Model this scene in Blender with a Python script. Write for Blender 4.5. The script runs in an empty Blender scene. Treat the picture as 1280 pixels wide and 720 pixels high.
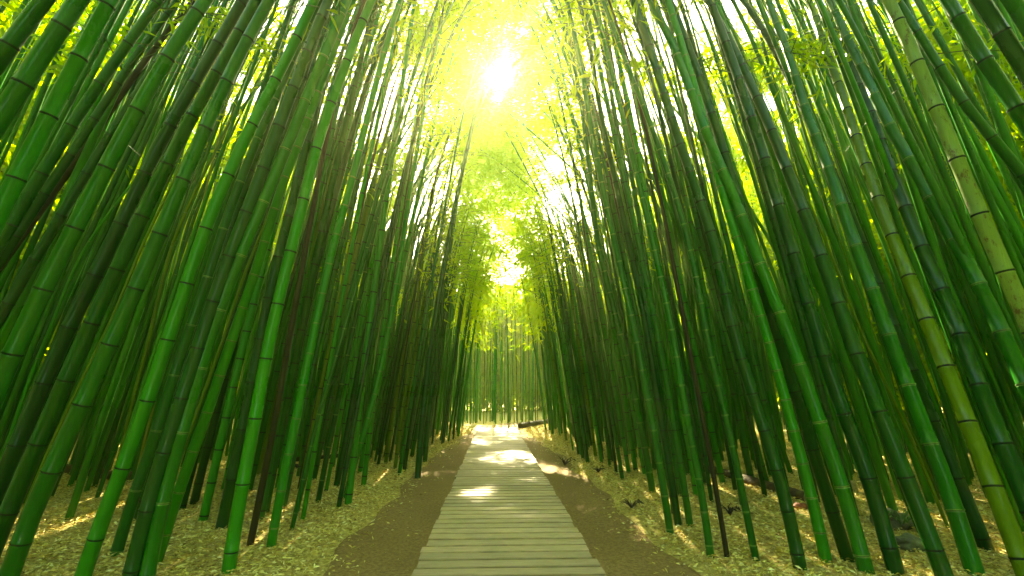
import bpy, math, random
import numpy as np
from mathutils import noise as mnoise, Vector

R = math.radians
rng = np.random.default_rng(7)
random.seed(7)
scene = bpy.context.scene
COL = scene.collection

# ------------------------------------------------------------------ camera
F, CX, CY = 600.0, 640.0, 360.0
PITCH, YAW, CZ = R(12.1), R(2.1), 1.2
SUN_EL, SUN_AZ = R(36.0), R(1.1)          # azimuth to the right of +Y
cam_d = bpy.data.cameras.new('camera')
cam_d.sensor_width = 36; cam_d.lens = 36 * F / 1280
cam_d.clip_start = .02; cam_d.clip_end = 2000
cam = bpy.data.objects.new('camera', cam_d); COL.objects.link(cam)
cam.location = (0, 0, CZ); cam.rotation_euler = (R(90) + PITCH, 0, -YAW)
scene.camera = cam

def ray(px, py):
    u, v = (px - CX) / F, (CY - py) / F
    x, y, z = u, math.cos(PITCH) - v * math.sin(PITCH), math.sin(PITCH) + v * math.cos(PITCH)
    c, s = math.cos(YAW), math.sin(YAW)
    return np.array([x * c + y * s, -x * s + y * c, z])

def ground_pt(px, py, z=0.0):
    d = ray(px, py); t = (z - CZ) / d[2]
    return d * t + np.array([0, 0, CZ])

def zdepth(p):
    c, s = math.cos(YAW), math.sin(YAW)
    y = p[0] * s + p[1] * c
    return y * math.cos(PITCH) + (p[2] - CZ) * math.sin(PITCH)

# ------------------------------------------------------------------ materials
def new_mat(name):
    m = bpy.data.materials.new(name); m.use_nodes = True
    nt = m.node_tree; nt.nodes.clear()
    return m, nt, nt.nodes.new('ShaderNodeOutputMaterial')

def N(nt, t, **kw):
    n = nt.nodes.new(t)
    for k, v in kw.items():
        if k in n.inputs: n.inputs[k].default_value = v
        else: setattr(n, k, v)
    return n

def mix(nt, fac, a, b):
    n = nt.nodes.new('ShaderNodeMix'); n.data_type = 'RGBA'
    for sock, v in ((n.inputs[0], fac), (n.inputs[6], a), (n.inputs[7], b)):
        if isinstance(v, (tuple, float, int)): sock.default_value = (*v, 1) if isinstance(v, tuple) else v
        else: nt.links.new(v, sock)
    return n.outputs[2]

def ramp(nt, src, stops):
    r = nt.nodes.new('ShaderNodeValToRGB')
    els = r.color_ramp.elements
    while len(els) < len(stops): els.new(.5)
    for e, (p, c) in zip(els, stops):
        e.position = p; e.color = (*c, 1) if isinstance(c, tuple) else (c, c, c, 1)
    nt.links.new(src, r.inputs[0])
    return r.outputs[0]

def noise(nt, scale, detail=4, vec=None, rough=.6):
    n = N(nt, 'ShaderNodeTexNoise'); n.inputs['Scale'].default_value = scale
    n.inputs['Detail'].default_value = detail; n.inputs['Roughness'].default_value = rough
    if vec is not None: nt.links.new(vec, n.inputs['Vector'])
    return n.outputs['Fac']

def scaled(nt, s, coord='Object'):
    tc = nt.nodes.new('ShaderNodeTexCoord'); mp = nt.nodes.new('ShaderNodeMapping')
    mp.inputs['Scale'].default_value = s
    nt.links.new(tc.outputs[coord], mp.inputs['Vector'])
    return mp.outputs[0]

def culm_mat(name, c1, c2, rough=.27, mottling=None, island=False, spec=.32):
    m, nt, out = new_mat(name)
    b = nt.nodes.new('ShaderNodeBsdfPrincipled')
    if island:
        rnd = nt.nodes.new('ShaderNodeNewGeometry').outputs['Random Per Island']
    else:
        rnd = nt.nodes.new('ShaderNodeObjectInfo').outputs['Random']
    base = mix(nt, rnd, c1, c2)
    n1 = noise(nt, 2.2, 5, scaled(nt, (1, 1, .6)))
    dark = mix(nt, .45, base, (c1[0] * .5, c1[1] * .6, c1[2] * .6))
    base = mix(nt, ramp(nt, n1, [(.35, 0.), (.7, 1.)]), base, dark)
    n5 = noise(nt, .9, 5, scaled(nt, (1, 1, .7)), .65)
    base = mix(nt, ramp(nt, n5, [(.52, 0.), (.72, .4)]), base, (c2[0] + .06, c2[1] * 1.15, c2[2] + .01))
    # fine fibres along the culm, pale waxy bloom
    n2 = noise(nt, 30, 3, scaled(nt, (3.0, 3.0, .12)))
    base = mix(nt, ramp(nt, n2, [(.5, 0.), (.75, .32)]), base, (c2[0] * 1.8 + .006, c2[1] * 1.4, c2[2] * 1.8 + .004))
    if mottling:
        n3 = noise(nt, 16, 6, scaled(nt, (1, 1, .45)), .75)
        base = mix(nt, ramp(nt, n3, [(.56, 0.), (.64, 1.)]), base, mottling)
    n4 = noise(nt, 55, 4, scaled(nt, (1, 1, .5)), .7)
    base = mix(nt, ramp(nt, n4, [(.66, 0.), (.74, .6)]), base, (.04, .055, .012))
    nt.links.new(base, b.inputs['Base Color'])
    rr = ramp(nt, n1, [(.3, rough * .8), (.75, rough * 1.5)])
    nt.links.new(rr, b.inputs['Roughness'])
    b.inputs['Specular IOR Level'].default_value = spec; b.inputs['Coat Weight'].default_value = .12; b.inputs['Coat Roughness'].default_value = .18
    bp = N(nt, 'ShaderNodeBump'); bp.inputs['Strength'].default_value = .12; bp.inputs['Distance'].default_value = .004
    nt.links.new(n2, bp.inputs['Height']); nt.links.new(bp.outputs[0], b.inputs['Normal'])
    nt.links.new(b.outputs[0], out.inputs[0])
    return m

M = {}
M['green'] = culm_mat('culm_green', (.006, .10, .008), (.018, .20, .012))
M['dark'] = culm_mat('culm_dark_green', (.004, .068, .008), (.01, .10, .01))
M['lime'] = culm_mat('culm_yellow_green', (.10, .20, .008), (.15, .26, .012))
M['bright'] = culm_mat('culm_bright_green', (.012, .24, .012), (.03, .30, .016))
M['pale'] = culm_mat('culm_pale_mottled', (.20, .33, .06), (.24, .36, .07), .5, (.13, .085, .02))
M['brown'] = culm_mat('culm_dead_brown', (.022, .02, .006), (.045, .036, .01), .6, (.015, .012, .004))
M['gold'] = culm_mat('culm_golden', (.30, .30, .03), (.36, .34, .04), .4)
M['grove'] = culm_mat('culm_grove', (.006, .11, .01), (.04, .30, .014), island=True)

def plain(name, c, rough=.6, n_scale=40, var=.35, bump=0):
    m, nt, out = new_mat(name)
    b = nt.nodes.new('ShaderNodeBsdfPrincipled'); b.inputs['Roughness'].default_value = rough
    n = noise(nt, n_scale, 5, scaled(nt, (1, 1, 1)))
    nt.links.new(mix(nt, ramp(nt, n, [(.3, 0.), (.7, 1.)]), tuple(x * (1 - var) for x in c), tuple(min(1, x * (1 + var)) for x in c)), b.inputs['Base Color'])
    if bump:
        bp = N(nt, 'ShaderNodeBump'); bp.inputs['Strength'].default_value = .8; bp.inputs['Distance'].default_value = bump
        nt.links.new(n, bp.inputs['Height']); nt.links.new(bp.outputs[0], b.inputs['Normal'])
    nt.links.new(b.outputs[0], out.inputs[0])
    return m
M['ring_dark'] = plain('node_groove', (.006, .018, .004), .7)
M['ring_pale'] = plain('node_wax', (.16, .30, .07), .7)
M['bark'] = plain('log_bark', (.10, .065, .028), .85, 14, .6, .03)
M['dark_bark'] = plain('dark_log_bark', (.03, .022, .01), .9, 14, .5, .03)
M['pale_wood'] = plain('pale_log_wood', (.42, .34, .16), .8, 20, .4, .02)
M['red_sheath'] = plain('red_sheath', (.36, .10, .05), .7, 30, .5, .01)
M['stone'] = plain('mossy_stone', (.16, .17, .09), .85, 9, .6, .04)

def leaf_mat(name, dif, tra, tra2):
    m, nt, out = new_mat(name)
    rnd = nt.nodes.new('ShaderNodeNewGeometry').outputs['Random Per Island']
    d = nt.nodes.new('ShaderNodeBsdfDiffuse'); d.inputs[0].default_value = (*dif, 1)
    t = nt.nodes.new('ShaderNodeBsdfTranslucent')
    nt.links.new(mix(nt, rnd, tra, tra2), t.inputs[0])
    g = nt.nodes.new('ShaderNodeBsdfGlossy'); g.inputs['Roughness'].default_value = .4
    g.inputs[0].default_value = (.5, .6, .4, 1)
    a = nt.nodes.new('ShaderNodeMixShader'); a.inputs[0].default_value = .62
    nt.links.new(d.outputs[0], a.inputs[1]); nt.links.new(t.outputs[0], a.inputs[2])
    b = nt.nodes.new('ShaderNodeMixShader'); b.inputs[0].default_value = .04
    nt.links.new(a.outputs[0], b.inputs[1]); nt.links.new(g.outputs[0], b.inputs[2])
    nt.links.new(b.outputs[0], out.inputs[0])
    return m
M['leaf'] = leaf_mat('bamboo_leaf', (.09, .24, .008), (.5, .82, .01), (.88, .95, .015))
M['twig'] = plain('twig', (.06, .11, .02), .6)

# ------------------------------------------------------------------ mesh helpers
def mk_mesh(name, V, Q=None, T=None, mats=(), mq=None, mt=None, smooth=True):
    me = bpy.data.meshes.new(name)
    V = np.asarray(V, np.float32)
    nq = 0 if Q is None else len(Q); ntri = 0 if T is None else len(T)
    me.vertices.add(len(V)); me.vertices.foreach_set('co', V.ravel())
    loops = []
    if nq: loops.append(np.asarray(Q, np.int32).ravel())
    if ntri: loops.append(np.asarray(T, np.int32).ravel())
    L = np.concatenate(loops)
    me.loops.add(len(L)); me.loops.foreach_set('vertex_index', L)
    tot = np.concatenate([np.full(nq, 4, np.int32), np.full(ntri, 3, np.int32)])
    st = np.concatenate([[0], np.cumsum(tot)[:-1]]).astype(np.int32)
    me.polygons.add(len(tot)); me.polygons.foreach_set('loop_start', st)
    me.polygons.foreach_set('loop_total', tot)
    mi = np.zeros(len(tot), np.int32)
    if mq is not None: mi[:nq] = mq
    if mt is not None: mi[nq:] = mt
    me.polygons.foreach_set('material_index', mi)
    me.polygons.foreach_set('use_smooth', np.full(len(tot), smooth))
    for m in mats: me.materials.append(m)
    me.update(calc_edges=True)
    return me

def link(name, me, parent=None, loc=None):
    o = bpy.data.objects.new(name, me); COL.objects.link(o)
    if parent is not None: o.parent = parent
    if loc is not None: o.location = loc
    return o

def props(o, label=None, cat=None, group=None, kind=None):
    if label: o['label'] = label
    if cat: o['category'] = cat
    if group: o['group'] = group
    if kind: o['kind'] = kind
    return o

def nrm(a): return a / np.maximum(np.linalg.norm(a, axis=-1, keepdims=True), 1e-9)

def tube(P, rad, sides):
    """rings of vertices and quads along polyline P"""
    P = np.asarray(P, float); n = len(P)
    T = nrm(np.gradient(P, axis=0))
    ref = np.array([0, 1.0, 0]) if abs(T[:, 1]).mean() < .8 else np.array([1.0, 0, 0])
    A = nrm(np.cross(T, ref)); B = np.cross(T, A)
    th = np.linspace(0, 2 * np.pi, sides, endpoint=False)
    V = P[:, None] + np.asarray(rad)[:, None, None] * (A[:, None] * np.cos(th)[None, :, None] + B[:, None] * np.sin(th)[None, :, None])
    i = np.arange(n - 1)[:, None] * sides; j = np.arange(sides)[None]; k = (j + 1) % sides
    Q = np.stack([i + j, i + k, i + sides + k, i + sides + j], -1).reshape(-1, 4)
    return V.reshape(-1, 3), Q

# ------------------------------------------------------------------ bamboo
def smooth_path(P, step=.12):
    P = np.asarray(P, float)
    s = np.concatenate([[0], np.cumsum(np.linalg.norm(np.diff(P, axis=0), axis=1))])
    u = np.arange(0, s[-1], step)
    Q = np.stack([np.interp(u, s, P[:, k]) for k in range(3)], 1)
    w = 9
    if len(Q) > w * 2:
        k = np.hanning(w + 2)[1:-1]; k /= k.sum()
        pad = np.concatenate([2 * Q[0] - Q[w:0:-1], Q, 2 * Q[-1] - Q[-2:-w - 2:-1]])
        Q = np.stack([np.convolve(pad[:, c], k, 'same') for c in range(3)], 1)[w:-w]
    return Q

def arch(P, total, side, bend=.16, step=.15):
    """carry a stem on past its last point, bowing over towards the path and drooping"""
    P = [np.array(p, float) for p in P]
    L = sum(np.linalg.norm(P[i + 1] - P[i]) for i in range(len(P) - 1))
    k = max(0, len(P) - 4)
    t = P[-1] - P[k]; t /= np.linalg.norm(t)
    aim = np.array([-side * 1.0, random.uniform(-.35, .35), -.25])
    while L < total:
        f = L / total
        t = t + aim * bend * step * max(0, f - .25) ** 1.3 * 2.2
        t /= np.linalg.norm(t)
        P.append(P[-1] + t * step); L += step
    return P

def stem_mesh(name, P, r0, node0, spacing, mat, ring='ring_dark', sides=12, detail=True):
    P = smooth_path(P)
    s = np.concatenate([[0], np.cumsum(np.linalg.norm(np.diff(P, axis=0), axis=1))]); Lt = s[-1]
    nodes = []; k = node0 % spacing
    while k < Lt:
        nodes.append(k); k += spacing * (1 + .04 * math.sin(k * 3))
    S, Rm, Mi = [], [], []
    def rr(u): f = u / Lt; return r0 * (1 - .28 * f - .62 * f ** 3)
    prev = 0
    wide = r0 * .11 + .0012
    for nd in nodes:
        if nd - prev > .06:
            for q in np.linspace(prev, nd - .02, 4)[1:-1] if detail else [(prev + nd) / 2]: S.append(q); Rm.append(1.); Mi.append(0)
        if detail:
            for ds, m, mi in ((-.016, 1.0, 0), (-wide * 1.1, 1.06, 1), (-wide * .25, .97, 1), (wide * .25, 1.01, 2), (wide * 1.6, 1.085, 2), (.02, 1.0, 0)):
                S.append(nd + ds); Rm.append(m); Mi.append(mi)
        else:
            for ds, m, mi in ((-.006, 1.05, 1), (.008, 1.05, 0)):
                S.append(nd + ds); Rm.append(m); Mi.append(mi)
        prev = nd + .02
    S = np.array([0] + S + [Lt]); Rm = np.array([1.] + Rm + [1.]); Mi = np.array([0] + Mi + [0])
    o = np.argsort(S, kind='stable'); S, Rm, Mi = np.clip(S[o], 0, Lt), Rm[o], Mi[o]
    keep = np.concatenate([[True], np.diff(S) > 1e-4]); S, Rm, Mi = S[keep], Rm[keep], Mi[keep]
    C = np.stack([np.interp(S, s, P[:, c]) for c in range(3)], 1)
    rad = Rm * np.array([rr(u) for u in S])
    # smooth frame: take tangents from the smooth path
    V, Q = tube_frames(C, P, S, s, rad, sides)
    # detail rings: groove material 1 between below/above, 2 = wax
    mq = np.repeat(Mi[:-1], sides)
    if detail:
        mi_face = np.zeros(len(S) - 1, int)
        for i in range(len(S) - 1):
            if Mi[i] == 1 and Mi[i + 1] == 1: mi_face[i] = 2 if ring == 'ring_pale' else 0
            elif Mi[i] == 1 and Mi[i + 1] == 2: mi_face[i] = 1
            elif Mi[i] == 2 and Mi[i + 1] == 2: mi_face[i] = 2 if ring == 'ring_pale' else 1
        mq = np.repeat(mi_face, sides)
    return mk_mesh(name, V, Q, None, (M[mat], M['ring_dark'], M['ring_pale']), mq=mq), P, s

def tube_frames(C, P, S, s, rad, sides):
    T0 = nrm(np.gradient(P, axis=0))
    T = nrm(np.stack([np.interp(S, s, T0[:, c]) for c in range(3)], 1))
    A = nrm(np.cross(T, np.array([0, 1.0, 0.02]))); B = np.cross(T, A)
    th = np.linspace(0, 2 * np.pi, sides, endpoint=False)
    V = C[:, None] + rad[:, None, None] * (A[:, None] * np.cos(th)[None, :, None] + B[:, None] * np.sin(th)[None, :, None])
    n = len(C)
    i = np.arange(n - 1)[:, None] * sides; j = np.arange(sides)[None]; k = (j + 1) % sides
    Q = np.stack([i + j, i + k, i + sides + k, i + sides + j], -1).reshape(-1, 4)
    return V.reshape(-1, 3), Q

GAPS = []   # openings in the canopy: straight shafts along which the leaves are thin
def add_gap(px, py, r0, r1): GAPS.append((nrm(ray(px, py)), r0, r1))
add_gap(627, 92, .06, .022)
add_gap(622, 120, .02, .012)
add_gap(700, 255, .05, .035)
add_gap(692, 205, .0, .02)
add_gap(960, 130, .02, .018); add_gap(985, 160, .02, .018); add_gap(300, 90, .0, .012)
add_gap(240, 75, .02, .012); add_gap(760, 250, .0, .02); add_gap(440, 40, .0, .02)

def leaves(P, s, L0, n_br, n_lf, spread, size, twigs=True, over=False):
    """branches and leaf blades round the upper part of a stem"""
    Lt = s[-1]
    sb = L0 + (Lt - L0) * rng.random(n_br) ** .8
    base = np.stack([np.interp(sb, s, P[:, c]) for c in range(3)], 1)
    T0 = np.gradient(P, axis=0); T = nrm(np.stack([np.interp(sb, s, T0[:, c]) for c in range(3)], 1))
    d = nrm(rng.normal(size=(n_br, 3)) * np.array([1, 1, .35]) + T * .6 + np.array([0, 0, .15]))
    ln = spread * (.5 + .7 * rng.random(n_br)) * (1.15 - .6 * (sb - L0) / (Lt - L0 + 1e-6))
    u = rng.random((n_br, n_lf)) ** .7
    pos = base[:, None] + d[:, None] * (u * ln[:, None])[..., None]
    pos[..., 2] -= .35 * u ** 2 * ln[:, None]
    # leaves sit in small sprays off the branch
    ns = max(2, n_lf // 7)
    so = rng.normal(size=(n_br, ns, 3)) * .16 * spread
    so[..., 2] -= .06
    pos = pos + so[np.arange(n_br)[:, None], rng.integers(0, ns, (n_br, n_lf))] * u[..., None]
    pos += rng.normal(size=pos.shape) * .05
    c = pos.reshape(-1, 3)
    # canopy openings
    keep = np.ones(len(c), bool)
    rel = c - np.array([0, 0, CZ]); dist = np.linalg.norm(rel, axis=1)
    for g, a, b in GAPS:
        al = rel @ g; off = np.linalg.norm(rel - al[:, None] * g, axis=1)
        lim = (a + b * al) * (.75 + .5 * rng.random(len(c)))
        keep &= ~((al > 0) & (off < lim))
    # the crowns hardly close over the path: leaves thin out above it
    open_ = np.clip((np.abs(c[:, 0] - .1) - 1.2) / 4.2, 0, 1)
    inpath = (c[:, 1] < 24) & (c[:, 1] > -6)
    lo = .45 + .35 * np.clip((c[:, 1] - 8) / 6, 0, 1)
    if over: inpath &= False
    keep &= ~inpath | (rng.random(len(c)) < lo + (1 - lo) * open_)
    # clumped foliage: shafts parallel to the sun stay free of leaves
    v = c[:, 2] * math.cos(SUN_EL) - c[:, 1] * math.sin(SUN_EL); h = c[:, 0]
    pat = np.sin(h * 3.1 + 1.3 * np.sin(v * 1.7)) + np.sin(v * 3.7 + 1.1 * np.sin(h * 2.3 + 1)) + .8 * np.sin(h * 6.1 - v * 4.3) + .6 * np.sin(h * 4.7 + v * 7.9 + 2)
    thr = np.where((v > -8) & (v < 3.2) & (np.abs(h) < 6.5), -1.15, .8)
    straw = (v > -5) & (v < -.9) & (np.abs(h) > 1.1) & (np.abs(h) < 4.2) & (c[:, 1] < 25)
    thr = np.where(straw, -1.9, thr)
    thr = np.where((v > -8) & (np.abs(h - .1) < 1.3), .75, thr)
    thr = np.where(c[:, 1] > 25, 9, thr)
    keep &= pat < (thr if not over else np.where(straw, .3, np.where(np.abs(h) < 1.1, 2.3, 1.8)))
    c = c[keep]; n = len(c)
    dd = nrm(np.repeat(d, n_lf, 0)[keep] * .5 + rng.normal(size=(n, 3)) * .6 + np.array([0, 0, -.55]))
    w = nrm(np.cross(dd, rng.normal(size=(n, 3))))
    l = size * (.7 + .6 * rng.random(n))[:, None]; ww = l * .1
    V = np.stack([c, c + dd * l * .4 + w * ww, c + dd * l + np.array([0, 0, -.12]) * l, c + dd * l * .4 - w * ww], 1).reshape(-1, 3)
    Q = np.arange(n * 4).reshape(-1, 4); mq = np.zeros(n, int)
    if twigs:
        tu = np.array([0, .4, .75, 1.0])
        tp = base[:, None] + d[:, None] * (tu[None] * ln[:, None])[..., None]
        tp[..., 2] -= .35 * tu ** 2 * ln[:, None]
        tr = np.array([.0055, .004, .0028, .0012]) * 1.2
        a = nrm(np.cross(d, np.array([.3, .2, 1.0]))); b = np.cross(d, a)
        th = np.array([0, 2.09, 4.19])
        tv = tp[:, :, None] + tr[None, :, None, None] * (a[:, None, None] * np.cos(th)[None, None, :, None] + b[:, None, None] * np.sin(th)[None, None, :, None])
        off = len(V); bi = np.arange(n_br)[:, None, None] * 12 + np.arange(3)[None, :, None] * 3
        j = np.arange(3)[None, None]; k = (j + 1) % 3
        tq = np.stack([bi + j, bi + k, bi + 3 + k, bi + 3 + j], -1).reshape(-1, 4) + off
        V = np.concatenate([V, tv.reshape(-1, 3)]); Q = np.concatenate([Q, tq]); mq = np.concatenate([mq, np.ones(len(tq), int)])
    return V, Q, mq

GROUP_MAIN = 'bamboo culms of the grove'
n_top = 0
def make_bamboo(P, r0, node0, spacing, mat, ring, sides, detail, crown, label, group=None):
    """an Empty at the foot > stem, crown"""
    global n_top
    base = np.array([P[0][0], P[0][1], 0.])
    P = [np.array(p) - base for p in P]
    root = link('bamboo', None, None, tuple(base))
    props(root, label, 'bamboo', group or GROUP_MAIN)
    me, SP, s = stem_mesh('stem', P, r0, node0, spacing, mat, ring, sides, detail)
    link('stem', me, root)
    nb, nl, spread, size, f0 = crown
    if nb:
        V, Q, mq = leaves(SP + base, s, s[-1] * f0, nb, nl, spread, size)
        cm = mk_mesh('crown', V - base, Q, None, (M['leaf'], M['twig']), mq=mq, smooth=False)
        link('crown', cm, root)
    n_top += 1
    return root

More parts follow.
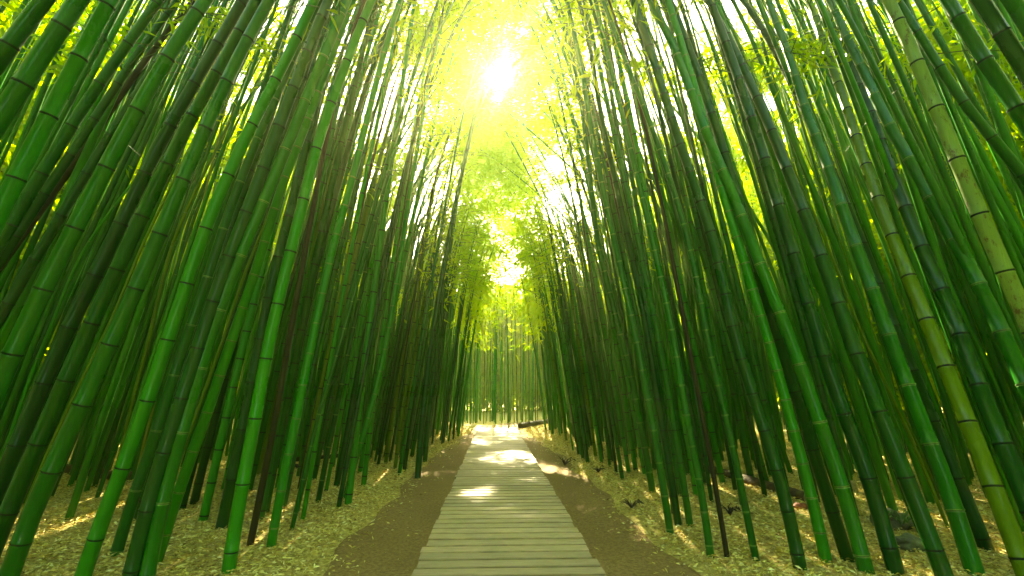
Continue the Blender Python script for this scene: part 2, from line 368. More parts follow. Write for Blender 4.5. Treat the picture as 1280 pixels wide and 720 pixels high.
# traced culms: e = which edge the points follow (1 right, -1 left, 0 centre), hw = width in px,
# D = metres (foot out of frame) or None (first point is the foot), nodes = rows of two neighbouring nodes
LEFT, RIGHT = -1, 1
HEROES = [
 # ---------- left
 (LEFT,1,40,.105,0,[(0,100),(20,72),(75,0)],(62,-40),'green','ring_dark','thick green culm cut off by the upper left corner, leftmost of all'),
 (LEFT,1,42,.11,0,[(0,180),(39,120),(108,15),(120,0)],(110,10),'green','ring_dark','thickest green culm at the upper left, dark node rings, second from the corner'),
 (LEFT,1,34,.10,0,[(0,300),(32,232),(60,180),(92,118),(140,25),(155,0)],(224,110),'bright','ring_dark','bright green thick culm at upper left with lit right edge, third from the corner'),
 (LEFT,1,27,.095,0,[(0,324),(60,226),(90,180),(115,136),(212,0)],(220,130),'green','ring_dark','smooth mid green culm at upper left running beside the bright thick one'),
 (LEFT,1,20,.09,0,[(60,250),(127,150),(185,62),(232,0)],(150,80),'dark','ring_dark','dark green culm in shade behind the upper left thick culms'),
 (LEFT,1,20,.09,0,[(0,345),(60,262),(120,180),(170,105)],(300,240),'brown','ring_dark','brown dead culm leaning in the dark gap at upper left'),
 (LEFT,1,34,.10,0,[(0,520),(15,481),(56,390),(72,360),(107,292),(156,197),(165,180),(199,116),(241,47),(275,0)],(286,191),'green','ring_dark','long thick green culm with broad yellow lit edge leaving the frame at mid left'),
 (LEFT,1,22,.09,0,[(0,417),(32,360),(60,315),(92,262),(120,215)],(380,300),'dark','ring_dark','dark culm just left of the long thick culm with the yellow edge'),
 (LEFT,1,6,.03,0,[(20,535),(40,467),(62,422),(82,370),(97,327),(120,292),(150,252),(207,180),(244,130)],(400,350),'bright','ring_pale','very thin pale green culm slanting across the left stand'),
 (LEFT,1,29,.10,0,[(0,640),(45,535),(87,437),(125,360),(160,292),(207,192),(242,130),(290,50)],(560,470),'dark','ring_dark','thick dark green culm second from the left at mid height'),
 (LEFT,1,30,.10,0,[(0,700),(70,537),(127,407),(152,360),(172,312),(210,235),(240,172),(277,107),(305,57),(335,0)],(407,312),'green','ring_dark','thick green culm leaving at the lower left corner, left of the widest one there'),
 (LEFT,1,32,.105,0,[(27,720),(47,662),(75,595),(105,540),(115,512),(152,432),(187,360),(220,282),(264,180),(295,110),(315,67),(350,5)],(512,432),'green','ring_dark','widest green culm at the lower left corner with clear node rings'),
 (LEFT,1,6,.03,0,[(110,465),(140,407),(160,360),(169,332),(197,272),(215,237),(232,200)],(400,350),'lime','ring_pale','thin yellowish culm between two thick ones at lower left'),
 (LEFT,1,6,.04,0,[(178,465),(185,442),(204,360),(217,305),(250,232),(277,180),(310,110)],(400,350),'lime','ring_pale','thin lit culm behind and left of the bright ringed one'),
 (LEFT,1,7,.045,0,[(157,535),(180,490),(197,435),(220,360),(237,280),(267,210),(287,180),(330,90)],(430,380),'green','ring_pale','slim green culm with lit edge touching the bright ringed one'),
 (LEFT,1,4,.03,0,[(215,420),(232,350),(250,280),(265,212),(280,150)],(430,380),'gold','ring_pale','thin golden culm glowing in the left stand'),
 (LEFT,1,25,.09,0,[(116,720),(137,655),(165,587),(186,537),(195,507),(221,427),(245,360),(267,287),(297,222),(317,175),(345,122),(375,67),(402,5)],(507,427),'bright','ring_dark','bright green ringed culm lit from the left side, rising from bottom left'),
 (LEFT,1,18,.08,0,[(150,710),(175,620),(197,565),(205,537),(227,467),(250,400),(266,357),(287,287),(315,212),(327,180),(355,120),(385,50)],(613,540),'green','ring_pale','green culm right of the bright ringed one with fine pale node lines'),
 (LEFT,1,24,.09,0,[(175,720),(187,670),(207,597),(225,540),(252,460),(280,370),(310,290),(340,215)],(640,570),'dark','ring_dark','dark culm hidden between others, a quarter of the way in at the bottom'),
 (LEFT,1,23,.09,0,[(195,720),(205,665),(222,590),(241,537),(257,470),(277,410),(295,357),(322,297),(345,242),(372,180),(397,115),(425,50),(445,0)],(465,390),'green','ring_pale','long straight green culm with a thin yellow companion on its right'),
 (LEFT,1,5,.03,0,[(247,520),(265,470),(287,410),(301,360),(325,300),(350,240)],(465,390),'lime','ring_pale','thin yellow culm hugging the right side of a long straight one'),
 (LEFT,1,18,.075,0,[(200,712),(215,670),(237,597),(262,537),(270,507),(282,477),(297,427),(320,365),(340,305),(357,240),(380,187),(405,120)],(474,429),'bright','ring_pale','green culm with closely spaced pale rings, left of the short dark one'),
 (LEFT,0,17,None,0,[(275,668),(287,612),(302,540),(322,440),(338,360),(378,200)],(600,540),'dark','ring_dark','dark culm whose foot meets the straw beside the brightest culm'),
 (LEFT,1,19,.088,0,[(294,720),(306,640),(312,605),(327,535),(337,470),(350,407),(362,357),(380,285),(395,225),(406,177),(425,125),(447,65),(472,5)],(607,507),'bright','ring_dark','brightest green culm of the left stand with one dark ring low down'),
 (LEFT,1,10,None,0,[(316,688),(327,635),(340,572),(350,520),(362,450),(378,360),(398,250)],(640,590),'brown','ring_dark','brown dead culm with its foot in the straw right of the brightest culm'),
 (LEFT,1,13,None,0,[(344,689),(357,612),(374,540),(387,472),(400,410),(411,360),(427,290),(447,225),(460,170),(480,90)],(614,570),'bright','ring_pale','bright green culm right of the brown dead one, foot in pale straw'),
 (LEFT,1,12,None,0,[(338,630),(357,540),(375,455),(395,360),(412,290),(440,190)],(560,510),'dark','ring_dark','dark culm standing behind the bright one beside the brown dead culm'),
 (LEFT,1,10,None,0,[(328,600),(339,535),(352,477),(367,420),(382,367),(396,300),(420,210)],(560,510),'lime','ring_pale','yellow green culm behind the brown dead one'),
 (LEFT,0,6.5,None,0,[(362,671),(377,610),(392,540),(397,520),(418,455),(445,360),(470,270),(497,180)],(600,560),'green','ring_pale','slender culm alone in the straw right of the bright left one'),
 (LEFT,0,7.5,None,0,[(396,635),(404,590),(415,540),(429,470),(452,360),(474,260),(500,150)],(600,560),'green','ring_pale','slender culm with its foot halfway between the lone one and the leaning lime one'),
 (LEFT,0,8.5,None,0,[(430,631),(440,585),(456,540),(475,467),(486,410),(496,357),(505,290),(513,230),(523,180),(532,120)],(585,555),'bright','ring_pale','bright lime lit culm leaning right, nearest the dirt path on the left'),
 (LEFT,0,8.5,None,0,[(419,614),(432,552),(446,472),(461,397),(472,357),(490,280)],(585,555),'dark','ring_dark','dark culm just left behind the lime one nearest the dirt path'),
 (LEFT,0,8,None,0,[(522,598),(526,540),(537,440),(550,360),(570,250),(592,150)],(560,520),'dark','ring_dark','dark culm standing alone at the left edge of the dirt halfway along the boardwalk'),
 (LEFT,0,6,None,0,[(531,578),(536,520),(550,400),(570,260)],(560,520),'green','ring_dark','culm right behind the lone dark one at the edge of the dirt'),
 (LEFT,0,6,None,0,[(483,577),(490,520),(512,400),(535,270)],(560,520),'brown','ring_dark','dark brown culm in the clearing on the left'),
 # ---------- right
 (RIGHT,0,9,None,0,[(817,622),(810,577),(802,540),(789,470),(768,390),(753,330),(744,290),(738,220),(728,140)],(590,560),'green','ring_pale','leftmost of the four green culms grouped right of the path'),
 (RIGHT,0,10,None,0,[(839,671),(825,582),(817,540),(805,470),(790,400),(777,340),(760,267),(745,192),(740,170),(727,87),(710,7)],(620,580),'green','ring_pale','second of the four grouped culms right of the path, foot lowest'),
 (RIGHT,0,10,None,0,[(849,662),(837,582),(829,540),(815,450),(800,370),(785,300),(768,220),(752,150),(738,60)],(620,580),'dark','ring_dark','third of the four grouped culms right of the path'),
 (RIGHT,0,9.5,None,0,[(864,665),(851,582),(844,540),(828,450),(812,370),(795,290),(775,200),(757,120),(735,20)],(620,580),'green','ring_dark','rightmost of the four grouped culms right of the path'),
 (RIGHT,0,10.5,None,0,[(889,701),(879,622),(866,560),(860,535),(850,472),(842,422),(832,372),(812,285),(802,242),(786,178),(770,112),(757,62),(745,0)],(640,600),'green','ring_pale','green culm between the group of four and the thin brown one'),
 (RIGHT,0,7,None,0,[(910,702),(899,632),(890,585),(882,540),(870,480),(855,400),(838,310)],(640,600),'brown','ring_dark','thin brown dead culm standing in straw right of the path'),
 (RIGHT,0,10.5,None,0,[(947,707),(931,632),(922,587),(912,540),(905,510),(888,447),(875,372),(869,335),(850,260),(822,180),(805,132),(787,92),(772,50),(754,0)],(640,600),'green','ring_pale','green culm standing right of the thin brown one'),
 (RIGHT,0,19,None,.06,[(1002,717),(987,645),(974,590),(955,540),(947,510),(925,447),(907,375),(903,340),(893,305),(872,240),(850,180),(840,150),(825,100),(810,55),(792,0)],(640,590),'dark','ring_dark','stout dark green culm at the right with a smooth curved foot'),
 (RIGHT,0,17,.08,.05,[(1036,720),(1019,636),(1007,594),(999,564),(987,520),(973,467),(963,431),(951,397),(940,360),(930,325),(912,270),(892,200),(875,130),(850,50)],(467,431),'bright','ring_pale','green culm ringed at short steps by pale lines, right of the stout dark one'),
 (RIGHT,0,20,.09,.06,[(1062,705),(1047,660),(1020,575),(1000,510),(978,440),(952,350),(935,290)],(640,560),'dark','ring_dark','dark culm between two pale ringed culms at the lower right'),
 (RIGHT,0,23,.095,.1,[(1085,720),(1075,686),(1054,609),(1026,532),(1000,455),(972,384),(960,355),(940,305),(920,252),(911,230),(888,180),(865,120),(850,75),(830,32),(812,0)],(532,455),'green','ring_pale','long evenly ringed green culm with widely spaced pale lines at the right'),
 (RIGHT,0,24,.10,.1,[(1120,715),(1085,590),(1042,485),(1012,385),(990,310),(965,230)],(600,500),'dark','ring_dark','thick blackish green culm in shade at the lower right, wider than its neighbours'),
 (RIGHT,0,18,.085,.12,[(1167,715),(1144,649),(1130,607),(1111,556),(1091,504),(1080,464),(1067,435),(1047,371),(1035,340),(1020,290),(1005,250),(980,200),(967,175),(940,112),(915,62),(887,10)],(504,464),'green','ring_pale','green culm with pale rings left of the bright twig at the lower right'),
 (RIGHT,0,6,.03,.1,[(1197,715),(1177,640),(1136,540),(1110,485),(1080,425),(1055,360),(1032,300)],(600,500),'lime','ring_pale','thin yellow lit culm crossing in front at the lower right'),
 (RIGHT,0,4,.025,.1,[(1150,560),(1120,500),(1100,440),(1075,370),(1050,300)],(600,500),'lime','ring_pale','thin pale culm meeting the yellow lit one at lower right'),
 (RIGHT,0,29,.105,.25,[(1225,740),(1210,690),(1194,634),(1167,564),(1136,487),(1110,415),(1082,339),(1056,269),(1031,196),(1006,137),(991,82),(970,27),(960,0)],(487,415),'green','ring_pale','thick vivid green culm with pale rings, left of the yellow green one'),
 (RIGHT,0,26,.10,.2,[(1160,665),(1120,565),(1085,480),(1055,400),(1030,330)],(600,500),'dark','ring_dark','dark culm behind the vivid green one at the lower right'),
 (RIGHT,0,33,.11,.32,[(1285,720),(1256,647),(1220,552),(1184,464),(1152,384),(1121,310),(1096,245),(1075,186),(1057,130),(1032,62),(1012,0)],(464,384),'lime','ring_dark','thick yellow green culm with dark rings running to the lower right corner'),
 (RIGHT,0,24,.10,.2,[(1225,665),(1192,590),(1160,510),(1125,430),(1095,350)],(600,500),'dark','ring_dark','dark culm in the gap left of the yellow green one'),
 (RIGHT,0,33,.115,.3,[(1290,640),(1255,560),(1215,460),(1185,375),(1160,330),(1135,267),(1110,205),(1092,150),(1067,82),(1042,7)],(560,460),'dark','ring_dark','thick dark green culm right beside the yellow green one'),
 (RIGHT,0,30,.11,.25,[(1300,520),(1265,442),(1225,356),(1180,276),(1132,190),(1110,157),(1085,100),(1060,50),(1040,5)],(356,276),'green','ring_pale','blue green culm with pale rings between the dark and the mottled one'),
 (RIGHT,0,33,.10,.1,[(1320,480),(1290,415),(1256,339),(1225,270),(1197,202),(1180,157),(1160,111),(1137,55),(1110,0)],(202,111),'pale','ring_dark','pale yellow green culm with brown mottling at the upper right'),
 (RIGHT,0,26,.10,.1,[(1310,260),(1282,220),(1242,175),(1210,137),(1185,100),(1167,72),(1135,20)],(175,100),'green','ring_dark','strongly leaning green culm crossing behind the mottled one'),
 (RIGHT,0,36,.11,.1,[(1310,195),(1280,150),(1222,62),(1185,0)],(140,50),'green','ring_dark','thick green culm at the upper right corner, third from the corner'),
 (RIGHT,0,36,.11,.05,[(1300,118),(1280,85),(1247,32),(1225,0)],(110,20),'dark','ring_dark','thick dark culm at the upper right corner, second from the corner'),
 (RIGHT,0,38,.11,.0,[(1310,70),(1290,40),(1265,0)],(60,-20),'green','ring_dark','thick culm cut off by the upper right corner, rightmost of all'),
]

feet = []
for side, e, hw, D, ly, pts, nodes, mat, ring, label in HEROES:
    pts = [(x - e * hw / 2, y) for x, y in pts]
    m = min(len(pts) - 1, 1)
    tilt = math.atan2(abs(pts[m][0] - pts[0][0]), abs(pts[0][1] - pts[m][1]) + 1e-6)
    perp = hw * math.cos(tilt)
    ca = math.cos(math.atan(abs(pts[0][0] - CX) / F))
    if D is None:
        b = ground_pt(*pts[0]); Y0 = b[1]
        D = perp * zdepth(b) * ca / F
    else:
        zc = D * F / (perp * ca)
        mid = pts[m]; d = ray(*mid)
        t = zc                                   # ray() has unit camera depth
        p = d * t + np.array([0, 0, CZ]); Y0 = p[1] - ly * p[2]
    W = []
    def on_plane(px, py):
        d = ray(px, py); t = (Y0 + ly * CZ) / (d[1] - ly * d[2])
        return d * t + np.array([0, 0, CZ])
    for q in pts: W.append(on_plane(*q))
    W = [w for i, w in enumerate(W)]
    if W[0][2] > .02:                             # foot below or beside the frame
        k = min(2, len(W) - 1); sl = (W[0] - W[k]) / (W[k][2] - W[0][2])
        h = W[0][2]; foot = W[0] + sl * h * .88
        midp = W[0] + sl * h * .5
        W = [np.array([foot[0], foot[1], -.02]), np.array([midp[0], midp[1], h * .5])] + W
    else: W[0][2] = -.02
    # node positions as arc length
    def s_at(yrow):
        xs = sorted(pts, key=lambda q: q[1]); X = np.interp(yrow, [q[1] for q in xs], [q[0] for q in xs])
        zt = on_plane(X, yrow)[2]
        s = 0
        for i in range(len(W) - 1):
            L = np.linalg.norm(W[i + 1] - W[i])
            if W[i + 1][2] >= zt: return s + L * (zt - W[i][2]) / (W[i + 1][2] - W[i][2] + 1e-9)
            s += L
        return s + (zt - W[-1][2])
    a, b2 = s_at(nodes[0]), s_at(nodes[1]); sp = min(max(abs(b2 - a), .12), .42)
    tot = (8 + random.random() * 2) if D > .06 else 5 + D * 50
    Pp = arch(W, tot, side)
    feet.append((W[0][0], W[0][1]))
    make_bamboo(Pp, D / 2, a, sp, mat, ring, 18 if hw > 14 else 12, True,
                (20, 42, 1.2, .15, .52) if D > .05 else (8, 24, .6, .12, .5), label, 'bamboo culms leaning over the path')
feet = np.array(feet)

# ------------------------------------------------------------------ the rest of the stand
def free(x, y, lst, dmin):
    if len(lst) == 0: return True
    a = np.asarray(lst); return ((a[:, 0] - x) ** 2 + (a[:, 1] - y) ** 2).min() > dmin * dmin

def stem_pts(x, y, H, lean, curv, side, ly, bend=.13):
    n = 10; z = np.linspace(0, H * .62, n)
    X = x - side * (lean * z + curv * z ** 2); Y = y + ly * z
    P = [np.array([X[i], Y[i], z[i] - (.02 if i == 0 else 0)]) for i in range(n)]
    return arch(P, H, side, bend)

def edge_x(y, side):   # where the stands begin on either side of the path
    if side < 0: return -(1.75 - .06 * min(y, 12)) - .12 * math.sin(y * 1.3)
    return 1.72 - .008 * y + .12 * math.sin(y * 1.1 + 1)

placed = [tuple(f) for f in feet]
cands = []
def scatter(n, x0, x1, y0, y1, dmin, far=False):
    k = 0; tries = 0
    while k < n and tries < n * 40:
        tries += 1
        x, y = random.uniform(x0, x1), random.uniform(y0, y1)
        if far:
            if y < 18.2 + .25 * max(0, x) : continue
        else:
            side = -1 if x < 0 else 1
            if abs(x) < abs(edge_x(y, side)): continue
            if abs(x) > 1.05 * y + 3.2: continue
        if y < 4.6 and abs(x) < 1.4 * y + 1.8: continue       # the near edge is the traced culms
        if y < 2.4: continue
        if not free(x, y, placed, dmin): continue
        placed.append((x, y)); cands.append((x, y)); k += 1
scatter(150, -3.6, 3.8, 4.6, 18, .2)
scatter(120, -3.0, 3.2, 9, 19, .16)
scatter(150, -6, 6, 3, 18, .3)
scatter(95, -4, 5, 18.2, 21.3, .14, True)
scatter(450, -7, 7, 2.4, 20, .17)
scatter(900, -15, 15, 2.4, 34, .24)
scatter(300, -9, 9, 18.5, 36, .3, True)

# 300 individuals in all: the ones that show largest (near, in front of the others)
def score(c):
    x, y = c; side = -1 if x < 0 else 1
    if 18.2 <= y < 21.3 and -2.6 < x < 3.2: return 0      # the screen closing the view
    depth_in = max(0, abs(x) - abs(edge_x(y, side))) if y < 18.2 else (y - 18.2) * 1.3
    return y * .55 + depth_in * 2.2
cands.sort(key=score)
def wild(n, x0, x1, y0, y1):
    for _ in range(n):
        x, y = random.uniform(x0, x1), random.uniform(y0, y1)
        if (y < 19 and abs(x) < 2.2): continue
        extra.append((x, y))
extra = []
wild(380, -22, -11, -2, 34); wild(380, 11, 22, -2, 34); wild(380, -13, 13, -13, -.8); wild(120, -15, 15, 34, 42)
n_ind = 300 - len(HEROES)
mid, rest = cands[:n_ind], cands[n_ind:] + extra
rest = [(x, y) for x, y in rest if not (y > 21.5 and abs(x) < 10)]   # opening added beyond the bend so sun backlights the far leaves
rest += [(random.uniform(-11, 11), random.uniform(28, 32)) for _ in range(300)]
rest += [(sd_ * random.uniform(4.3, 9), random.uniform(3.4, 8)) for sd_ in (-1, 1) for _ in range(75)]
rest = [(x, y) for x, y in rest if not (17.5 < y < 22 and abs(x) < 5)]

def stand_label(x, y, D, mat):
    side = 'left' if x < 0 else 'right'
    thick = 'slender' if D < .065 else 'sturdy'
    tone = {'green': 'green', 'dark': 'dark green', 'lime': 'yellow green', 'bright': 'bright green', 'brown': 'dead brown', 'gold': 'golden'}[mat]
    if y > 17.5: where = 'in the far wall of culms beyond the boardwalk end'
    elif y > 11: where = f'beside the far half of the boardwalk on the {side}'
    elif y > 6: where = f'in the dense middle of the {side} stand'
    else: where = f'deep in the near part of the {side} stand'
    return f'{thick} {tone} bamboo culm {where}'

for x, y in mid:
    side = -1 if x < 0 else 1
    D = random.choice((.05, .06, .07, .08, .09)) * random.uniform(.85, 1.1)
    if y > 18 and abs(x) < 2.5: side = random.choice((-1, 1)); lean, curv = random.gauss(.01, .02), .002
    else:
        k = min(1, max(0, (y - 5) / 4)) * (1 if abs(x) < 3 else .5)
        lean, curv = min(.24, .06 + .04 * k + .02 * abs(x) + random.gauss(0, .025)), random.uniform(.003, .008) * (1 - .8 * k)
    H = random.uniform(7.5, 11) if y < 6 else random.uniform(5.5, 8.2) if random.random() < .75 else random.uniform(8, 11)
    if y > 7.5 and abs(x) < 2.6: H = random.uniform(4.2, 6.2); D *= .75
    elif y > 8: H = min(H, random.uniform(5, 7.5))
    if y > 17.5: H = random.uniform(5, 7); D *= .8
    mat = random.choices(('green', 'dark', 'lime', 'bright', 'brown', 'gold'), (44, 26, 8, 18, 2, 2))[0]
    if y > 15: mat = random.choices(('green', 'lime', 'bright'), (20, 35, 45))[0]  # far culms take brighter greens, imitating the hazy light at that end
    P = stem_pts(x, y, H, lean, curv, side, random.gauss(0, .02), .13 if y < 6 else .06)
    lab = stand_label(x, y, D, mat)
    make_bamboo(P, D / 2, random.random(), random.uniform(.24, .36), mat, random.choice(('ring_dark', 'ring_pale')), 8, False,
                (12, 32, 1.1, .115, .62) if y < 8 else (8, 26, 1.0, .13, .66) if y < 17.5 else (4, 14, .8, .14, .7), lab, lab)

# everything deeper in the grove: one mass
VV, QQ, MQ, LV, LQ, LM = [], [], [], [], [], []
off = loff = 0
for x, y in rest:
    side = -1 if x < 0 else 1
    lean, curv = random.gauss(.06 if abs(x) < 3.5 or y > 8 else .16, .04), random.uniform(.002, .007)
    if y > 18 and abs(x) < 3: lean, curv = random.gauss(0, .025), .001
    H = random.uniform(8, 12.5) if not (y > 25.5 and abs(x) < 13) else random.uniform(5, 8)
    if 8 < y < 22: H = min(H, random.uniform(5, 7) + max(0, abs(x) - 2) * .5 + max(0, abs(x) - 5) * 1.0)
    P = smooth_path(stem_pts(x, y, H, lean, curv, side, random.gauss(0, .03)), .25)
    s = np.concatenate([[0], np.cumsum(np.linalg.norm(np.diff(P, axis=0), axis=1))])
    f = s / s[-1]; r = random.uniform(.024, .045)
    rad = r * (1 - .28 * f - .62 * f ** 3)
    V, Q = tube_frames(P[::2], P, s[::2], s, rad[::2], 6)
    VV.append(V); QQ.append(Q + off); off += len(V)
    outer = abs(x) > 9 or y > 25.5 or y < -1
    if 1.6 < y < 8 and abs(x) > 3.5: r *= 1.25
    V, Q, mq = leaves(P, s, s[-1] * (.06 if outer else .5), 26 if outer else 7 if y < 8 else 13, 36 if outer else 34, 1.4, .36 if outer else .22, twigs=False)
    LV.append(V); LQ.append(Q + loff); LM.append(mq); loff += len(V)
# tall culms bowing right over the path; their tops are the glowing roof
for i in range(92):
    side = -1 if i % 2 else 1; y = 7 + 14 * random.random(); x = side * random.uniform(2.4, 6.0)
    if i >= 84: y = random.uniform(21, 25); x = side * random.uniform(1.2, 4)
    H = random.uniform(11, 15.5) + max(0, y - 12) * .25 * (i < 84); n = 12; z = np.linspace(0, H * .62, n); ly = random.gauss(0, .03)
    cv = abs(x) * random.uniform(.35, 1.05) / (H * .62) ** 2
    P = arch([np.array([x - side * (.02 * q + cv * q * q), y + ly * q, q]) for q in z], H, side, .17)
    P = smooth_path(P, .25)
    s = np.concatenate([[0], np.cumsum(np.linalg.norm(np.diff(P, axis=0), axis=1))])
    f = s / s[-1]; rad = .036 * (1 - .3 * f - .62 * f ** 2)
    V, Q = tube_frames(P[::2], P, s[::2], s, rad[::2], 6)
    VV.append(V); QQ.append(Q + off); off += len(V)
    V, Q, mq = leaves(P, s, s[-1] * .6, 26, 80, 1.7, .15, twigs=False, over=True)
    LV.append(V); LQ.append(Q + loff); LM.append(mq); loff += len(V)
o = link('bamboo_grove', mk_mesh('bamboo_grove', np.concatenate(VV), np.concatenate(QQ), None, (M['grove'],)))
props(o, 'dense mass of countless thin bamboo culms deep in the grove', 'bamboo', kind='stuff')
o = link('bamboo_canopy', mk_mesh('bamboo_canopy', np.concatenate(LV), np.concatenate(LQ), None, (M['leaf'],), smooth=False))
props(o, 'sunlit yellow green bamboo leaves massed over the grove', 'foliage', kind='stuff')

# ------------------------------------------------------------------ ground
def gh(x, y):
    v = mnoise.noise(Vector((x * .45, y * .45, 3.1))) * .05 + mnoise.noise(Vector((x * 2.1, y * 2.1, 7.7))) * .02
    a = min(1., max(0., (abs(x - .1) - .9) / .8))
    return v * (.15 + .85 * a) + .05 * a * a

def grid_mesh(name, xs, ys, hf, mats):
    V = np.array([(x, y, hf(x, y)) for y in ys for x in xs]); nx = len(xs)
    i = np.arange(len(ys) - 1)[:, None] * nx + np.arange(nx - 1)[None]
    Q = np.stack([i, i + 1, i + nx + 1, i + nx], -1).reshape(-1, 4)
    return mk_mesh(name, V, Q, None, mats)

def ground_mat(name, cols, fine, bumpd):
    m, nt, out = new_mat(name)
    b = nt.nodes.new('ShaderNodeBsdfPrincipled'); b.inputs['Roughness'].default_value = .85
    v = scaled(nt, (1, 1, 1))
    n1 = noise(nt, fine, 8, v, .75); n2 = noise(nt, 1.3, 4, v)
    c = ramp(nt, n1, [(.32, cols[0]), (.5, cols[1]), (.66, cols[2])])
    c = mix(nt, ramp(nt, n2, [(.4, 0.), (.68, .55)]), c, cols[3])
    nt.links.new(c, b.inputs['Base Color'])
    bp = N(nt, 'ShaderNodeBump'); bp.inputs['Strength'].default_value = 1; bp.inputs['Distance'].default_value = bumpd
    nt.links.new(n1, bp.inputs['Height']); nt.links.new(bp.outputs[0], b.inputs['Normal'])
    nt.links.new(b.outputs[0], out.inputs[0])
    return m
M['litter'] = ground_mat('leaf_litter_floor', ((.12, .08, .02), (.62, .46, .12), (.88, .74, .27), (.5, .38, .09)), 24, .03)
M['dirt'] = ground_mat('dirt', ((.15, .085, .025), (.32, .19, .06), (.46, .31, .11), (.24, .14, .04)), 38, .015)
xs = np.concatenate([np.linspace(-90, -16, 8)[:-1], np.arange(-16, 16.01, .16), np.linspace(16, 90, 8)[1:]])
ys = np.concatenate([np.linspace(-30, -1, 6)[:-1], np.arange(-1, 36.01, .16), np.linspace(36, 140, 8)[1:]])
link('ground', grid_mesh('ground', xs, ys, gh, (M['litter'],)))['kind'] = 'structure'

def path_c(y): return .1 + (0 if y < 15.5 else .12 * (y - 15.5) ** 2 * .9)
def path_w(y, s):
    w = 1.32 if s > 0 else 1.36
    if y > 9: w -= .08 * min(6, y - 9)
    return w + .04 * math.sin(y * 2.1 + s) + .03 * math.sin(y * 5.3 + 2 * s)
ys2 = np.arange(-1, 20.6, .12); V = []
for y in ys2:
    c = path_c(y)
    for t in np.linspace(0, 1, 17):
        x = c - path_w(y, -1) + t * (path_w(y, -1) + path_w(y, 1))
        edge = min(t, 1 - t) * 16
        V.append((x, y, gh(x, y) + (.006 if edge > 1 else -.012 + .018 * edge)))
n = 17; i = np.arange(len(ys2) - 1)[:, None] * n + np.arange(n - 1)[None]
link('dirt_path', mk_mesh('dirt_path', V, np.stack([i, i + 1, i + n + 1, i + n], -1).reshape(-1, 4), None, (M['dirt'],)))['kind'] = 'structure'

# dry bamboo leaves lying about
def litter(n, zone, size, z0=.004):
    out = []
    while len(out) < n:
        x = random.uniform(-7.5, 7.5); y = .9 + 16.5 * random.random() ** 2.0
        if abs(x) > 1.15 * y + .6: continue
        if -.56 < x - .1 < .56 and y < 15.4: continue
        e = -path_w(y, -1) if x < .1 else path_w(y, 1)
        inside = abs(x - .1) - abs(e)
        p = 1 if inside > 0 else math.exp(inside * (9 if zone == 'straw' else 2.2)) * (.8 if zone == 'straw' else .25)
        if random.random() > p: continue
        out.append((x, y, gh(x, y) + z0 + random.random() * .022))
    c = np.array(out); n = len(c)
    an = rng.random(n) * 6.283
    d = np.stack([np.cos(an), np.sin(an), rng.normal(size=n) * .22], 1); w = nrm(np.stack([-np.sin(an), np.cos(an), rng.normal(size=n) * .5], 1))
    l = (size * (.5 + rng.random(n)))[:, None] * (1 + .05 * c[:, 1:2]); ww = l * .12
    V = np.stack([c - d * l * .5, c + w * ww + np.array([0, 0, .006]), c + d * l * .5, c - w * ww], 1).reshape(-1, 3)
    return V, np.arange(n * 4).reshape(-1, 4)
m, nt, out = new_mat('dry_leaf')
b = nt.nodes.new('ShaderNodeBsdfPrincipled'); b.inputs['Roughness'].default_value = .6
nt.links.new(ramp(nt, nt.nodes.new('ShaderNodeNewGeometry').outputs['Random Per Island'], [(0., (.28, .16, .03)), (.35, (.76, .58, .14)), (.8, (.95, .82, .3)), (1., (.97, .92, .48))]), b.inputs['Base Color'])
nt.links.new(b.outputs[0], out.inputs[0]); M['dry_leaf'] = m
V1, Q1 = litter(230000, 'straw', .03); V2, Q2 = litter(5000, 'dirt', .04)
o = link('leaf_litter', mk_mesh('leaf_litter', np.concatenate([V1, V2]), np.concatenate([Q1, Q2 + len(V1)]), None, (m,), smooth=False))
props(o, 'pale yellow dry bamboo leaves strewn over the forest floor', 'leaf litter', kind='stuff')

# ------------------------------------------------------------------ boardwalk
m, nt, out = new_mat('weathered_board')
b = nt.nodes.new('ShaderNodeBsdfPrincipled'); b.inputs['Roughness'].default_value = .55
rnd = nt.nodes.new('ShaderNodeNewGeometry').outputs['Random Per Island']
g1 = noise(nt, 6, 8, scaled(nt, (1.2, 22, 4)), .7); g2 = noise(nt, 3.5, 5, scaled(nt, (1, 1, 1)))
c = ramp(nt, g1, [(.3, (.36, .24, .12)), (.5, (.62, .44, .24)), (.7, (.76, .58, .36))])
c = mix(nt, ramp(nt, g2, [(.45, 0.), (.72, .5)]), c, (.22, .18, .09))
c = mix(nt, ramp(nt, rnd, [(0., 0.), (1., .6)]), c, (.30, .23, .13))
nt.links.new(c, b.inputs['Base Color'])
bp = N(nt, 'ShaderNodeBump'); bp.inputs['Strength'].default_value = .5; bp.inputs['Distance'].default_value = .004
nt.links.new(g1, bp.inputs['Height']); nt.links.new(bp.outputs[0], b.inputs['Normal'])
nt.links.new(b.outputs[0], out.inputs[0]); M['board'] = m

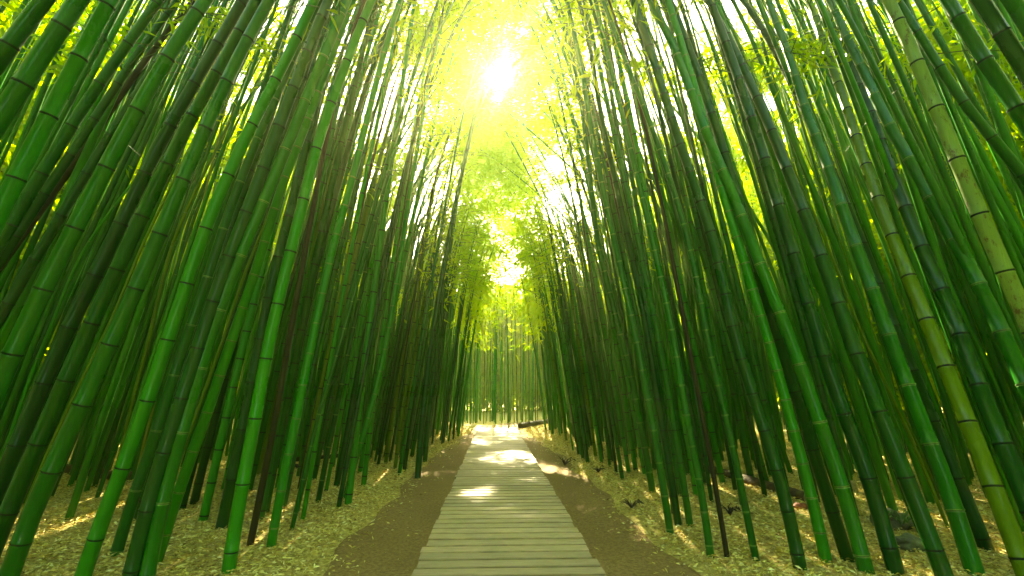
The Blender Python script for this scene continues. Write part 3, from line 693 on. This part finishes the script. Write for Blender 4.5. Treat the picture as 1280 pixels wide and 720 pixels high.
def box_chamfer(cx, cy, cz, sx, sy, sz, ch, yaw=0, roll=0):
    """box with chamfered long top edges (long axis X)"""
    prof = [(-sy / 2, -sz / 2), (sy / 2, -sz / 2), (sy / 2, sz / 2 - ch), (sy / 2 - ch, sz / 2), (-sy / 2 + ch, sz / 2), (-sy / 2, sz / 2 - ch)]
    V = []
    for x in (-sx / 2, sx / 2):
        for yy, zz in prof:
            X = x * math.cos(yaw) - yy * math.sin(yaw); Y = x * math.sin(yaw) + yy * math.cos(yaw)
            V.append((cx + X, cy + Y, cz + zz + roll * yy + 0 * X))
    Q = [(i, (i + 1) % 6, 6 + (i + 1) % 6, 6 + i) for i in range(6)]
    Q += [(0, 5, 4, 1), (1, 4, 3, 2), (6, 7, 10, 11), (7, 8, 9, 10)]
    return V, Q
bw = link('boardwalk', None, None, (.1, 7, 0))
props(bw, 'narrow pale wooden boardwalk of cross planks running straight into the grove', 'boardwalk')
V, Q = [], []; y = -.9; BT = .1
while y < 15.3:
    w = .116 + random.uniform(-.003, .003)
    v, q = box_chamfer(random.gauss(0, .006), y - 7, BT - .019 + random.gauss(0, .0012), 1.18 + random.uniform(-.012, .012), w, .038, .005, random.gauss(0, .003), random.gauss(0, .012))
    Q += [tuple(a + len(V) for a in t) for t in q]; V += v
    y += .15
link('deck', mk_mesh('deck', V, Q, None, (M['board'],), smooth=False), bw)
for sx in (-.5, .5):
    v, q = box_chamfer(0, 0, 0, 16.2, .07, .056, .004)
    v = [(sx - a[1], a[0] + .15, a[2] + .031) for a in v]
    link('stringer', mk_mesh('stringer', v, q, None, (M['bark'],), smooth=False), bw)

# ------------------------------------------------------------------ logs, stones, debris
def log_obj(name, pts, r, mat, endmat, label, cat, seed=0, sides=14):
    P = np.array(pts, float); base = P.mean(0); base[2] = 0
    Q_ = smooth_path(P, .06) if len(P) > 2 else P
    s = np.linspace(0, 1, len(Q_))
    rad = np.array([r * (1 + .13 * mnoise.noise(Vector((t * 9, seed, 0)))) * (1 - .2 * t) for t in s])
    V, Q = tube(Q_ - base, rad, sides)
    for i in range(len(V)): V[i] += np.array(mnoise.noise_vector(Vector(V[i] * 9))) * r * .16
    nV = len(V); V = np.concatenate([V, [V[:sides].mean(0)], [V[-sides:].mean(0)]])
    T = [(nV, (k + 1) % sides, k) for k in range(sides)] + [(nV + 1, nV - sides + k, nV - sides + (k + 1) % sides) for k in range(sides)]
    root = link(name, mk_mesh(name, V, Q, T, (M[mat], M[endmat]), mt=1), None, tuple(base))
    props(root, label, cat); return root
G = lambda px, py: ground_pt(px, py)
a, b_ = G(893, 600), G(1016, 636)
log_obj('fallen_log', [(a[0] - .3, a[1] + .5, .1), (a[0], a[1], .11), ((a[0] + b_[0]) / 2, (a[1] + b_[1]) / 2, .1), (b_[0], b_[1], .09)], .075, 'bark', 'pale_wood', 'rotting pale topped log lying in the straw behind the culms on the right', 'log', 1)
a, b_ = G(365, 588), G(447, 586)
log_obj('fallen_branch', [(a[0] - .3, a[1], .12), (a[0], a[1], .16), (b_[0] - .3, b_[1], .2), (b_[0], b_[1], .22)], .035, 'dark_bark', 'dark_bark', 'dark fallen branch propped low across the culms on the left', 'branch', 2)
a, b_ = G(340, 592), G(395, 588)
log_obj('fallen_log', [(a[0] - .5, a[1] + .1, .05), (a[0], a[1], .06), (b_[0], b_[1] + .1, .05)], .07, 'dark_bark', 'bark', 'dark rotten log flat on the ground behind the propped branch on the left', 'log', 5)
a, b_ = G(650, 536.5), G(692, 532)
log_obj('fallen_log', [(a[0], a[1], .1), (a[0] + .3, a[1] + .45, .12), (b_[0] - .3, b_[1] - .1, .14), (b_[0] + .5, b_[1] + .2, .14)], .085, 'dark_bark', 'dark_bark', 'dark curved log edging the path where it bends right beyond the boardwalk', 'log', 3)
a, b_ = G(92, 598), G(135, 606)
log_obj('fallen_log', [(a[0] - .4, a[1] + .1, .1), (a[0], a[1], .1), (b_[0], b_[1], .1), (b_[0] + .4, b_[1], .08)], .09, 'bark', 'pale_wood', 'brown log on the straw behind the thick culms at the lower left', 'log', 4)
a = G(688, 534)
log_obj('stump', [(a[0], a[1], -.02), (a[0] + .01, a[1], .16), (a[0] + .03, a[1], .34)], .09, 'dark_bark', 'bark', 'small dark stump at the end of the curved log where the path bends', 'stump', 6)
a = G(1067, 620)
log_obj('stump', [(a[0], a[1], -.02), (a[0], a[1], .08), (a[0] - .02, a[1], .19)], .06, 'pale_wood', 'pale_wood', 'small pale cut stump between the dark culms at the lower right', 'stump', 7)

def rock(px, py, r, label, mat='stone', sq=.7, name='stone', cat='stone', seed=0):
    import bmesh
    bm = bmesh.new(); bmesh.ops.create_icosphere(bm, subdivisions=4, radius=r)
    for v in bm.verts:
        v.co = v.co * (1 + .38 * mnoise.noise(v.co / r * 1.3 + Vector((seed, 0, 0))) + .12 * mnoise.noise(v.co / r * 4))
        v.co.z *= sq; v.co.x *= 1.25
    me = bpy.data.meshes.new(name); bm.to_mesh(me); bm.free(); me.materials.append(M[mat])
    for p in me.polygons: p.use_smooth = True
    g = G(px, py); o = link(name, me, None, (g[0], g[1], gh(g[0], g[1]) + r * .35))
    props(o, label, cat)
rock(1117, 664, .13, 'mossy grey stone half hidden by the pale ringed culms at the lower right', seed=1)
rock(1002, 642, .055, 'reddish brown lump of fallen sheath below the log end on the right', 'red_sheath', .6, 'dry_sheath', 'sheath', 2)
rock(1138, 690, .09, 'small mossy stone in front of the larger mossy one at the lower right', seed=3)

def dead_tuft(px, py, h, label, k=14, mat='bark'):
    g = G(px, py); V, Q = [], []; off = 0
    for i in range(k):
        a = random.random() * 6.28; l = h * random.uniform(.5, 1); sp_ = random.uniform(.2, .9)
        P = np.array([(math.cos(a) * l * sp_ * t * (.6 + .4 * t), math.sin(a) * l * sp_ * t, l * (t - .35 * t * t)) for t in np.linspace(0, 1, 5)])
        v, q = tube(P, .004 * np.array([1.2, 1, .8, .6, .3]) * (1 + h * 3), 4); V.append(v); Q.append(q + off); off += len(v)
        c = P[-1]; ll = .05
        v = np.array([c, c + [.02, .01, .01], c + [math.cos(a) * ll, math.sin(a) * ll, -.02], c + [-.01, -.02, .0]]); V.append(v)
        Q.append(np.array([[0, 1, 2, 3]]) + off); off += 4
    o = link('dry_plant', mk_mesh('dry_plant', np.concatenate(V), np.concatenate(Q), None, (M[mat],), smooth=False), None, (g[0], g[1], gh(g[0], g[1])))
    props(o, label, 'plant')
dead_tuft(706, 582, .22, 'dark dry weed at the right edge of the dirt path, farthest of the weeds', mat='dark_bark')
dead_tuft(748, 592, .15, 'low dry weed in the straw beside the thin dark right culms', mat='dark_bark')
dead_tuft(790, 640, .16, 'brown dry weed left of the group of four culms on the right', mat='bark')
dead_tuft(913, 652, .14, 'small dark weed between the thin brown culm and its right neighbour', mat='dark_bark')
dead_tuft(1128, 668, .28, 'leafy green weed growing by the mossy stone at the lower right', 26, 'ring_pale')

# ------------------------------------------------------------------ light, air, sky
w = bpy.data.worlds.new('World'); scene.world = w; w.use_nodes = True
nt = w.node_tree; nt.nodes.clear()
sky = nt.nodes.new('ShaderNodeTexSky'); sky.sky_type = 'NISHITA'; sky.sun_disc = False
sky.sun_elevation = SUN_EL; sky.sun_rotation = SUN_AZ
sky.air_density = 1.0; sky.dust_density = 2.0; sky.ozone_density = 1.0
bg = nt.nodes.new('ShaderNodeBackground'); bg.inputs[1].default_value = .14
wo = nt.nodes.new('ShaderNodeOutputWorld')
nt.links.new(sky.outputs[0], bg.inputs[0]); nt.links.new(bg.outputs[0], wo.inputs[0])
sd = bpy.data.lights.new('sun', 'SUN'); sd.energy = 5; sd.angle = R(.5); sd.color = (1, .92, .68)
so = bpy.data.objects.new('sun', sd); COL.objects.link(so)
so.rotation_euler = (-(R(90) - SUN_EL), 0, -SUN_AZ); so.location = (0, 40, 30)

HAZE = .006
bx = [(-95, -32, -1.6), (95, -32, -1.6), (95, 142, -1.6), (-95, 142, -1.6)]
V = bx + [(a, b, 15) for a, b, c in bx]
hz = link('haze', mk_mesh('haze', V, [(0, 3, 2, 1), (4, 5, 6, 7), (0, 1, 5, 4), (1, 2, 6, 5), (2, 3, 7, 6), (3, 0, 4, 7)], None, (), smooth=False))
m, nt, out = new_mat('haze')
pv = nt.nodes.new('ShaderNodeVolumePrincipled')
pv.inputs['Color'].default_value = (.9, .97, .4, 1); pv.inputs['Density'].default_value = HAZE; pv.inputs['Anisotropy'].default_value = .82  # air haze whose forward scatter and tint also imitate lens glare round the sun
nt.links.new(pv.outputs[0], out.inputs['Volume'])
hz.data.materials.append(m); hz['kind'] = 'stuff'; hz['label'] = 'thin sunlit haze hanging in the grove'

# ------------------------------------------------------------------ render settings
vs = scene.view_settings
vs.view_transform = 'Standard'; vs.look = 'None'; vs.gamma = 1; vs.exposure = 2.9; vs.use_white_balance = True; vs.white_balance_temperature = 8000; vs.white_balance_tint = 0; vs.use_curve_mapping = False
cy = scene.cycles
cy.use_denoising = True
try: cy.denoiser = 'OPENIMAGEDENOISE'
except Exception: pass
cy.max_bounces = 7; cy.diffuse_bounces = 4; cy.glossy_bounces = 2; cy.transmission_bounces = 5
cy.volume_bounces = 0; cy.transparent_max_bounces = 4
cy.sample_clamp_indirect = 6; cy.caustics_reflective = False; cy.caustics_refractive = False
cy.use_adaptive_sampling = True; cy.adaptive_threshold = .02
print('bamboo objects', n_top, 'rest', len(rest))
